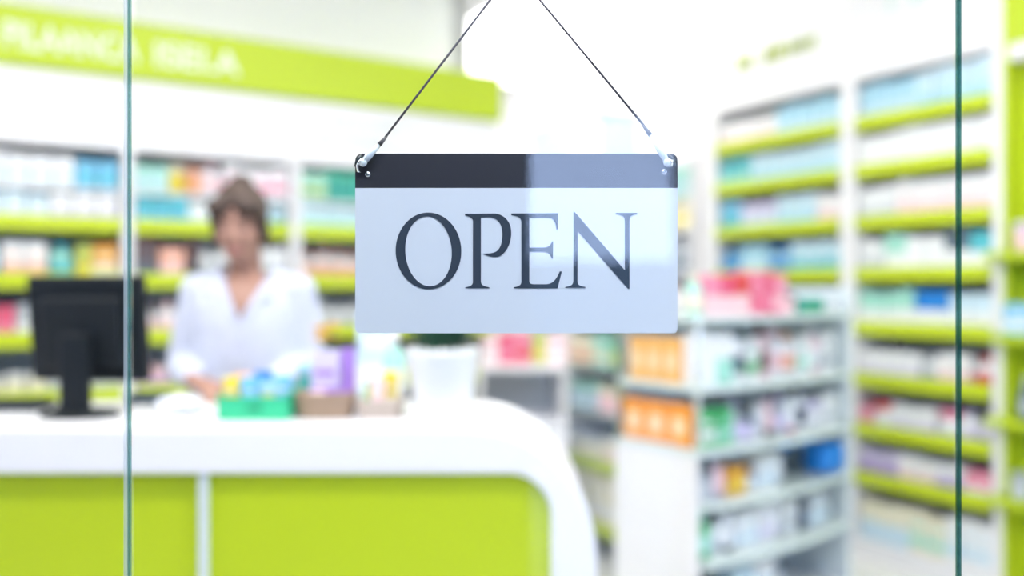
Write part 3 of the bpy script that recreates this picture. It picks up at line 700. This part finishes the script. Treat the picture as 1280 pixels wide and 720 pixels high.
# keyboard with its own keys
kb = empty('keyboard', (pt(-12, 0, 2.22).x, 2.20, ZC), math.radians(4), 'dark computer keyboard lying on the counter left of the monitor stand', 'keyboard')
MB().box((-.15, -.06, 0), (.15, .06, .018), None, .004).build('keyboard_body', mat('charcoal_plastic', (.03, .04, .05), .5), kb)
ks = MB()
for i in range(14):
    for j in range(5): ks.box((-.14+i*.0201, -.052+j*.0205, .018), (-.14+i*.0201+.0165, -.052+j*.0205+.017, .024), None, .002, 1)
ks.build('keys', BLACKP, kb)
tag(MB().tube([(pt(66, 0, 2.15).x, 2.17, ZC+.004), (pt(64, 0, 2.2).x, 2.24, ZC+.004), (pt(40, 0, 2.28).x, 2.30, ZC+.004), (pt(-30, 0, 2.3).x, 2.33, ZC+.004)], .0035).build('cable', BLACKP), 'black cable lying behind the keyboard on the white counter', 'cable')
# document tray and crumpled papers
dt = empty('document_tray', (pt(190, 0, 2.31).x, 2.31, ZC), 0, 'slate grey document tray on the counter right of the monitor', 'tray')
MB().box((-.055, -.035, 0), (.055, .035, .006), None, .002).build('tray_base', mat('slate_plastic', (.10, .13, .16), .5), dt)
q = MB()
for a in ((-.055, -.035, -.051, .035), (.051, -.035, .055, .035), (-.051, .031, .051, .035)): q.box((a[0], a[1], .006), (a[2], a[3], .028), None, .001)
q.build('tray_rim', MC['slate_plastic'], dt)
def crumple(name, c, r, m, seed, label, cat, squash=.35):
    rnd = random.Random(seed); b = bmesh.new(); bmesh.ops.create_icosphere(b, subdivisions=3, radius=1)
    for v in b.verts: v.co *= rnd.uniform(.82, 1.08); v.co.z = max(v.co.z*squash, -squash*.8)
    zmin = min(v.co.z for v in b.verts)
    for v in b.verts: v.co = Vector((v.co.x*r[0], v.co.y*r[1], (v.co.z-zmin)*r[0]))
    mb = MB(); mb._add(b, m); o = mb.build(name, m, None, c); return tag(o, label, cat)
crumple('paper_bag', (pt(226, 0, 2.12).x, 2.12, ZC), (.060, .05), mat('white_paper', (.72, .74, .78), .7), 3, 'crumpled white paper bag on the counter left of green box', 'paper bag', .45)
# receipt and leaflet
for k, (u, dd, rz, c, lb_) in enumerate(((205, 2.04, .3, 'e8ecf0', 'small white leaflet lying flat on the counter by the monitor base'), (252, 2.02, -.2, 'f2d6cf', 'small pale pink leaflet lying flat on the counter near green box'))):
    tag(MB().box((-.04, -.028, 0), (.04, .028, .002), None, .0005).build('leaflet', pack(c), None, (pt(u, 0, dd).x, dd, ZC), rz), lb_, 'leaflet')

def basket(name, u, d, wx, wy, ht, m, label, weave=True, taper=.88):
    r = empty(name, (pt(u, 0, d).x, d, ZC), 0, label, 'basket')
    n = 28; b = MB(); bm_ = bmesh.new(); rings = []
    def ring(sx, sy, z):
        out = []
        for i in range(n*2):
            a = 2*PI*i/(n*2); ca, sa = math.cos(a), math.sin(a); e = .55
            out.append(bm_.verts.new((math.copysign(abs(ca)**e, ca)*sx, math.copysign(abs(sa)**e, sa)*sy, z)))
        return out
    steps = 12
    for k in range(steps+1):
        t = k/steps; s = taper+(1-taper)*t; wv = .0025*(k % 2) if weave else 0
        rings.append(ring(wx*s+wv, wy*s+wv, ht*t))
    for k in range(steps, 0, -1):
        t = k/steps; s = taper+(1-taper)*t; rings.append(ring(wx*s-.005, wy*s-.005, ht*t))
    rings.append(ring(wx*taper-.005, wy*taper-.005, .006))
    for a, c in zip(rings, rings[1:]):
        for i in range(n*2):
            j = (i+1) % (n*2); f = bm_.faces.new((a[i], a[j], c[j], c[i])); f.smooth = True
    bm_.faces.new(rings[0][::-1]); bm_.faces.new(rings[-1])
    b._add(bm_, m); b.build('basket_body', m, r)
    rim = MB(); pts = []
    for i in range(n*2+1):
        a = 2*PI*i/(n*2); ca, sa = math.cos(a), math.sin(a); e = .55
        pts.append((math.copysign(abs(ca)**e, ca)*(wx-.002), math.copysign(abs(sa)**e, sa)*(wy-.002), ht))
    rim.tube(pts, .0045, n=8); rim.build('basket_rim', m, r)
    return r
GB = mat('jade_green_card', (.040, .52, .26), .45)
r = empty('green_box', (pt(324, 0, 2.06).x, 2.06, ZC), math.radians(-2), 'jade green open display box on the counter in front of the assistant', 'box')
q = MB(); hx, hy, hh = .083, .05, .062
q.box((-hx, -hy, 0), (hx, hy, .003)); q.box((-hx, -hy, .003), (hx, -hy+.003, hh-.008)); q.box((-hx, hy-.003, .003), (hx, hy, hh+.01)); q.box((-hx, -hy+.003, .003), (-hx+.003, hy-.003, hh)); q.box((hx-.003, -hy+.003, .003), (hx, hy-.003, hh))
q.build('tray_body', GB, r); MB().box((-.012, -hy-.001, .024), (.022, -hy+.001, .036), None, .0004).build('emblem', mat('dark_green_print', (.01, .22, .12), .5), r)
gx = r.location.x
for k, (dx, dy, wd_, ht, c1, c2) in enumerate([(-.058, -.02, .035, .095, 'yellow', 'cream'), (-.015, -.02, .040, .095, 'sky blue', 'ice blue'), (.030, -.02, .04, .085, 'pale blue', 'yellow'), (-.045, .02, .042, .10, 'peach', 'white'), (.005, .02, .042, .105, 'blue', 'sky blue'), (.052, .02, .04, .095, 'sky blue', 'white')]):
    product('box', wd_, .024, ht, c1, c2, (gx+dx, 2.06+dy-.012, ZC+.0035), 0, f'{c1} and {c2} sachet box in the {"front" if k < 3 else "back"} row of the jade green box', 'sachet boxes in the green display box')
WK = mat('brown_wicker', (.42, .29, .20), .7, noise=.35, scale=60)
WK2 = mat('beige_wicker', (.62, .52, .44), .7, noise=.25, scale=60)
basket('wicker_basket', 408, 2.08, .072, .050, .058, WK, 'brown wicker basket on the counter right of the green box')
basket('wicker_basket', 476, 2.08, .056, .046, .040, WK2, 'small beige wicker basket on the counter left of white plant pot')
bx_ = pt(408, 0, 2.08).x
crumple('soap_pouch', (bx_-.018, 2.06, ZC+.0075), (.036, .022), pack('f3dcd6'), 11, 'pale pink soft pouch in the brown wicker basket', 'pouch', .9)
crumple('soap_pouch', (bx_+.035, 2.055, ZC+.0075), (.026, .018), pack('eceaf0'), 12, 'white soft pouch at the right of the brown wicker basket', 'pouch', .9)
product('box', .070, .035, .15, 'lilac', 'purple', (bx_-.005, 2.098-.012, ZC+.007), 0, 'tall lilac and purple carton in the brown wicker basket', 'cartons in the brown basket')
product('box', .030, .035, .155, 'purple', 'purple', (bx_+.050, 2.098-.012, ZC+.007), 0, 'narrow purple carton in the brown wicker basket', 'cartons in the brown basket')
# teal round bottle and small orange plant behind the baskets
product('jar', .062, .06, .12, 'teal', 'pale blue', (pt(385, 0, 2.18).x, 2.18, ZC), 0, 'round teal jar on the counter between green box and brown basket', 'counter display')
ob = empty('flower_bunch', (pt(408, 0, 2.27).x, 2.27, ZC), 0, 'small bunch of amber flowers in a slate vase behind the purple carton', 'flowers')
MB().lathe([(0, 0), (.022, 0), (.026, .03), (.02, .09), (.016, .13), (.02, .15), (.017, .15), (.012, .13), (0, .12)], n=20).build('vase', pack(CN['slate']), ob)
fl = MB(); st = MB(); rnd = random.Random(5)
for k in range(9):
    a = rnd.uniform(0, 2*PI); rr_ = rnd.uniform(.006, .035); top = (rr_*math.cos(a), rr_*math.sin(a)*.8, rnd.uniform(.175, .215))
    st.tube([(0, 0, .13), (top[0]*.4, top[1]*.4, .165), top], .0015, n=6)
    for p in range(6):
        b_ = 2*PI*p/6; fl.ball((top[0]+.009*math.cos(b_), top[1]+.009*math.sin(b_), top[2]), (.008, .008, .004), u=8, v=6)
    fl.ball(top, .006, u=8, v=6)
fl.build('petals', pack('eab550'), ob); st.build('stems', pack('5c7a3c'), ob)
# pale products beside and in the small basket
bx2 = pt(476, 0, 2.08).x
product('box', .036, .03, .10, 'yellow', 'cream', (bx2+.022, 2.088-.015, ZC+.007), 0, 'yellow carton in the small beige wicker basket', 'packs in the beige basket')
product('bottle', .024, .03, .08, 'olive', 'green', (bx2-.030, 2.07, ZC+.007), 0, 'small olive bottle in the small beige wicker basket', 'packs in the beige basket')
product('box', .030, .03, .085, 'blush', 'cream', (bx2-.004, 2.062-.015, ZC+.007), 0, 'blush carton in the small beige wicker basket', 'packs in the beige basket')
product('box', .10, .05, .25, 'ice blue', 'white', (pt(470, 0, 2.30).x, 2.30, ZC), 0, 'tall pale blue display carton standing behind the beige basket', 'counter display')
product('bottle', .055, .05, .2, 'mint', 'white', (pt(492, 0, 2.22).x, 2.20, ZC), 0, 'pale mint bottle standing on the counter behind beige basket', 'counter display')

# plant pot
pp = empty('potted_plant', (pt(553, 0, 2.06).x, 2.06, ZC), 0, 'white tapered plant pot with small dark green plant below the sign', 'potted plant')
MB().lathe([(0, 0), (.062, 0), (.066, .004), (.086, .150), (.088, .154), (.088, .166), (.081, .166), (.079, .145), (0, .140)], n=48).build('pot', mat('white_ceramic', (.84, .86, .86), .25), pp)
MB().lathe([(0, .1405), (.078, .1455), (.077, .152), (0, .156)], n=32).build('soil', mat('dark_soil', (.05, .035, .025), .9), pp)
lf = MB(); rnd = random.Random(9)
for k in range(110):
    a = rnd.uniform(0, 2*PI); ra = rnd.uniform(.01, .058); Ln = rnd.uniform(.03, .05); tilt = rnd.uniform(.3, 1.2)
    b = bmesh.new()
    prof = [(0, .001), (.25, .008), (.55, .010), (.85, .006), (1, .0005)]
    vs = []
    for t, ww in prof:
        zz = .018*math.sin(t*PI*.8)
        vs.append((b.verts.new((t*Ln, -ww, zz)), b.verts.new((t*Ln, 0, zz-.002)), b.verts.new((t*Ln, ww, zz))))
    for p_, q_ in zip(vs, vs[1:]):
        b.faces.new((p_[0], q_[0], q_[1], p_[1])); b.faces.new((p_[1], q_[1], q_[2], p_[2]))
    lf._add(b, None, Matrix.Translation((ra*math.cos(a), ra*math.sin(a), .160+rnd.uniform(0, .04))) @ Matrix.Rotation(a+rnd.uniform(-.5, .5), 4, 'Z') @ Matrix.Rotation(-tilt*.6, 4, 'Y'))
lo = lf.build('foliage', mat('dark_green_leaf', (.035, .16, .085), .5, noise=.4, scale=40), pp); lo['kind'] = 'stuff'
sm = lo.modifiers.new('thick', 'SOLIDIFY'); sm.thickness = .0008

# ---------------------------------------------------------------- shop assistant
PX, PY = pt(308, 0, 2.60).x, 2.62
pr = empty('person', (PX, PY, 0), 0, 'woman in a white coat with tied brown hair standing behind the counter looking down', 'person')
def remesh(mb, vox, smooth=6):
    me = mb.mesh('tmp'); o = bpy.data.objects.new('tmp', me); C.objects.link(o)
    r_ = o.modifiers.new('r', 'REMESH'); r_.mode = 'VOXEL'; r_.voxel_size = vox; r_.use_smooth_shade = True
    s_ = o.modifiers.new('s', 'SMOOTH'); s_.factor = .5; s_.iterations = smooth
    dg = bpy.context.evaluated_depsgraph_get(); me2 = bpy.data.meshes.new_from_object(o.evaluated_get(dg))
    bpy.data.objects.remove(o); bpy.data.meshes.remove(me)
    for p in me2.polygons: p.use_smooth = True
    return me2
def mkobj(name, me, m, parent):
    me.name = name; me.materials.clear(); me.materials.append(m)
    o = bpy.data.objects.new(name, me); C.objects.link(o); o.parent = parent; return o
SKIN = mat('skin', (.42, .225, .165), .5, noise=.08, scale=12)
# local frame: +x is to the right in the photo, -y faces the street
neck = Vector((-.012, -.012, 1.40))
HM = Matrix.Translation(neck+Vector((0, 0, .04))) @ Matrix.Rotation(math.radians(13), 4, 'X') @ Matrix.Rotation(math.radians(4), 4, 'Z') @ Matrix.Translation(-(neck+Vector((0, 0, .04))))
hc = Vector((-.010, -.030, 1.556))          # head centre before the tilt
def loft(mb, rings, n=32):
    bm2 = bmesh.new(); rr2 = []
    for z, rx, ry in rings:
        rr2.append([bm2.verts.new((rx*math.cos(2*PI*i/n), ry*math.sin(2*PI*i/n), z)) for i in range(n)])
    for a_, c2 in zip(rr2, rr2[1:]):
        for i in range(n): bm2.faces.new((a_[i], a_[(i+1) % n], c2[(i+1) % n], c2[i]))
    bm2.faces.new(rr2[0][::-1]); bm2.faces.new(rr2[-1]); mb._add(bm2, None)
b = MB()
def hb(c, r): b.ball((hc.x+c[0], hc.y+c[1], hc.z+c[2]), r, M=HM)
hb((0, .012, .030), (.072, .090, .085)); hb((0, -.010, -.020), (.062, .078, .085)); hb((0, -.028, -.070), (.044, .052, .045)); hb((0, -.055, -.095), (.022, .020, .018))
hb((0, -.082, -.018), (.010, .018, .022)); hb((0, -.093, -.030), (.013, .012, .010)); hb((0, -.076, -.060), (.022, .010, .007)); hb((0, -.074, -.069), (.019, .010, .006))
for s in (-1, 1):
    hb((s*.028, -.070, .006), (.017, .010, .010)); hb((s*.036, -.060, -.030), (.022, .020, .022)); hb((s*.073, .010, -.012), (.007, .017, .028)); hb((s*.028, -.074, .024), (.024, .010, .007))
b.cap((neck.x, .012, 1.36), (hc.x, .002, 1.50), .052, .048)
# torso, pelvis, legs
loft(b, ((.86, .16, .10), (.92, .165, .11), (1.0, .145, .10), (1.08, .13, .092), (1.16, .138, .098), (1.24, .148, .105), (1.31, .148, .10), (1.37, .13, .075), (1.40, .07, .05)))
b.cap((-.13, .0, 1.352), (.13, .0, 1.352), .045, .045)
for s in (-1, 1):
    b.cap((s*.085, 0, .90), (s*.085, .01, .50), .085, .055); b.cap((s*.085, .01, .50), (s*.085, .02, .10), .052, .036); b.cap((s*.085, .02, .05), (s*.09, -.13, .035), .036, .028)
SHL, ELL, WRL = Vector((-.150, 0, 1.350)), Vector((-.212, .015, 1.115)), Vector((-.100, -.200, 1.105))
SHR, ELR, WRR = Vector((.150, 0, 1.350)), Vector((.195, .02, 1.115)), Vector((.125, -.195, 1.100))
for a, e, wv in ((SHL, ELL, WRL), (SHR, ELR, WRR)):
    b.cap(a, e, .042, .034); b.cap(e, wv, .034, .024)
def hand(wv, fwd, palm_n, side):
    """wv wrist, fwd pointing direction, side = thumb side direction"""
    fwd = fwd.normalized(); side = (side-fwd*side.dot(fwd)).normalized(); dn = palm_n
    pc = wv+fwd*.045
    for t in (-1, -.35, .35, 1):
        b.cap(wv+fwd*.01+side*t*.012, wv+fwd*.085+side*t*.028, .014, .012)
    for i, (t, L) in enumerate(((1, .066), (.35, .074), (-.35, .068), (-1, .054))):
        p0 = wv+fwd*.085+side*t*.029; p1 = p0+fwd*L*.45+dn*.006; p2 = p1+fwd*L*.3+dn*.018; p3_ = p2+fwd*L*.18+dn*.02
        b.cap(p0, p1, .0092, .0085); b.cap(p1, p2, .0085, .0078); b.cap(p2, p3_, .0078, .0070)
    q0 = wv+fwd*.025+side*.026; q1 = q0+fwd*.03+side*.026+dn*.008; q2 = q1+fwd*.030+side*.006+dn*.010
    b.cap(q0, q1, .0125, .0105); b.cap(q1, q2, .0105, .0085)
dnv = Vector((0, 0, -1))
hand(WRL, Vector((.75, -.62, -.16)), dnv, Vector((.6, .75, 0)))
hand(WRR, Vector((-.55, -.80, -.10)), dnv, Vector((-.8, .5, 0)))
mkobj('body', remesh(b, .0052, 5), SKIN, pr)
# facial details
for s in (-1, 1):
    MB().ball((hc.x+s*.028, hc.y-.0715, hc.z+.003), (.0145, .0095, .0055), M=HM, u=14, v=10).build('eye', mat('dark_eye', (.05, .03, .025), .2), pr)
    eb = [HM @ Vector((hc.x+s*x_, hc.y+y_, hc.z+z_)) for x_, y_, z_ in ((.012, -.087, .026), (.028, -.0855, .032), (.045, -.076, .027))]
    MB().tube(eb, [.003, .0034, .0018], n=8).build('eyebrow', mat('hair_brown_dark', (.05, .030, .022), .7), pr)
lp = [HM @ Vector((hc.x+x_, hc.y+y_, hc.z-.064+z_)) for x_, y_, z_ in ((-.021, -.078, .001), (-.01, -.0855, .001), (0, -.087, -.001), (.01, -.0855, .001), (.021, -.078, .001))]
MB().tube(lp, [.002, .0048, .0052, .0048, .002], n=8).build('lips', mat('lips', (.50, .17, .16), .4), pr)
# hair: swept back with a knot on the crown
hbm = MB()
def hh_(c, r): hbm.ball((hc.x+c[0], hc.y+c[1], hc.z+c[2]), r, M=HM)
hh_((0, .026, .044), (.082, .092, .080)); hh_((0, .040, -.005), (.076, .070, .085)); hh_((0, .050, .116), (.036, .036, .030)); hh_((0, .03, .095), (.052, .05, .035)); hh_((0, -.038, .078), (.052, .042, .026))
for s in (-1, 1):
    hh_((s*.062, -.002, .02), (.022, .050, .060)); hh_((s*.070, .012, -.030), (.014, .028, .045)); hh_((s*.040, -.054, .060), (.040, .036, .030)); hh_((s*.063, -.034, .035), (.014, .024, .035))
HAIR = mat('brown_hair', (.075, .042, .030), .55, noise=.4, scale=45)
mkobj('hair', remesh(hbm, .005, 4), HAIR, pr)
# white coat with v-neck, lapels and sleeves
c_ = MB()
loft(c_, ((.50, .232, .165), (.65, .228, .16), (.75, .222, .155), (.85, .212, .148), (.94, .198, .140), (1.02, .178, .130), (1.10, .166, .124), (1.18, .168, .128), (1.25, .168, .130), (1.31, .165, .120), (1.355, .145, .098), (1.39, .12, .072), (1.42, .07, .06)))
c_.cap((-.135, .0, 1.350), (.135, .0, 1.350), .056, .056); c_.cap((-.06, .005, 1.385), (.06, .005, 1.385), .055, .055)
for a, e, wv in ((SHL, ELL, WRL), (SHR, ELR, WRR)):
    c_.cap(a, e, .058, .047); c_.cap(e, e.lerp(wv, .94), .047, .036)
cm = remesh(c_, .008, 8)
bmx = bmesh.new(); bmx.from_mesh(cm); kill = []
for co_, no_ in (((.012+.004, 0, 1.272), (1, 0, -.50)), ((.012-.004, 0, 1.272), (-1, 0, -.50)), ((0, 0, 1.405), (0, 0, 1))):
    bmesh.ops.bisect_plane(bmx, geom=bmx.verts[:]+bmx.edges[:]+bmx.faces[:], plane_co=co_, plane_no=no_)
for f in bmx.faces:
    c = f.calc_center_median()
    if c.y < .02 and c.z > 1.272 and abs(c.x-.012) < (c.z-1.272)*.50+.004: kill.append(f)
    elif c.z > 1.405 and abs(c.x) < .075: kill.append(f)
bmesh.ops.delete(bmx, geom=kill, context='FACES'); bmx.to_mesh(cm); bmx.free()
COAT = mat('white_coat_cotton', (.58, .61, .74), .75, noise=.05, scale=14)
co = mkobj('coat', cm, COAT, pr)
so = co.modifiers.new('s', 'SOLIDIFY'); so.thickness = .004
for s in (-1, 1):               # lapels
    q = MB()
    q.prism([(.012+s*.004, 1.262), (.012+s*.064, 1.395), (.012+s*.088, 1.400), (.012+s*.084, 1.345), (.012+s*.054, 1.322)], -.003, .003, M=Matrix.Translation((0, -.136, 0)) @ Matrix.Translation((0, 0, 1.262)) @ Matrix.Rotation(math.radians(-22), 4, 'X') @ Matrix.Translation((0, 0, -1.262)))
    q.build('lapel', COAT, co)
    MB().box((s*.10-.045, -.147, .87), (s*.10+.045, -.141, .97), None, .003).build('pocket', COAT, co)
for k in range(4):
    MB().lathe([(0, 0), (.007, 0), (.007, .002), (0, .003)], n=14, M=Matrix.Translation((.006, -.138+.0035*k*(k < 2), 1.22-k*.075)) @ Matrix.Rotation(PI/2, 4, 'X')).build('button', pack('dfe3ea'), co)
t = MB()
for s in (-1, 1): t.cap((s*.088, 0, .90), (s*.088, .01, .50), .098, .075); t.cap((s*.088, .01, .50), (s*.088, .02, .09), .074, .060)
t.ball((0, 0, .92), (.175, .12, .08))
mkobj('trousers', remesh(t, .009, 4), mat('navy_trousers', (.04, .05, .08), .8), pr)
for s in (-1, 1):
    MB().cap((s*.088, .035, .044), (s*.092, -.14, .042), .042, .038).build('shoe', mat('white_shoe', (.7, .7, .7), .5), pr)
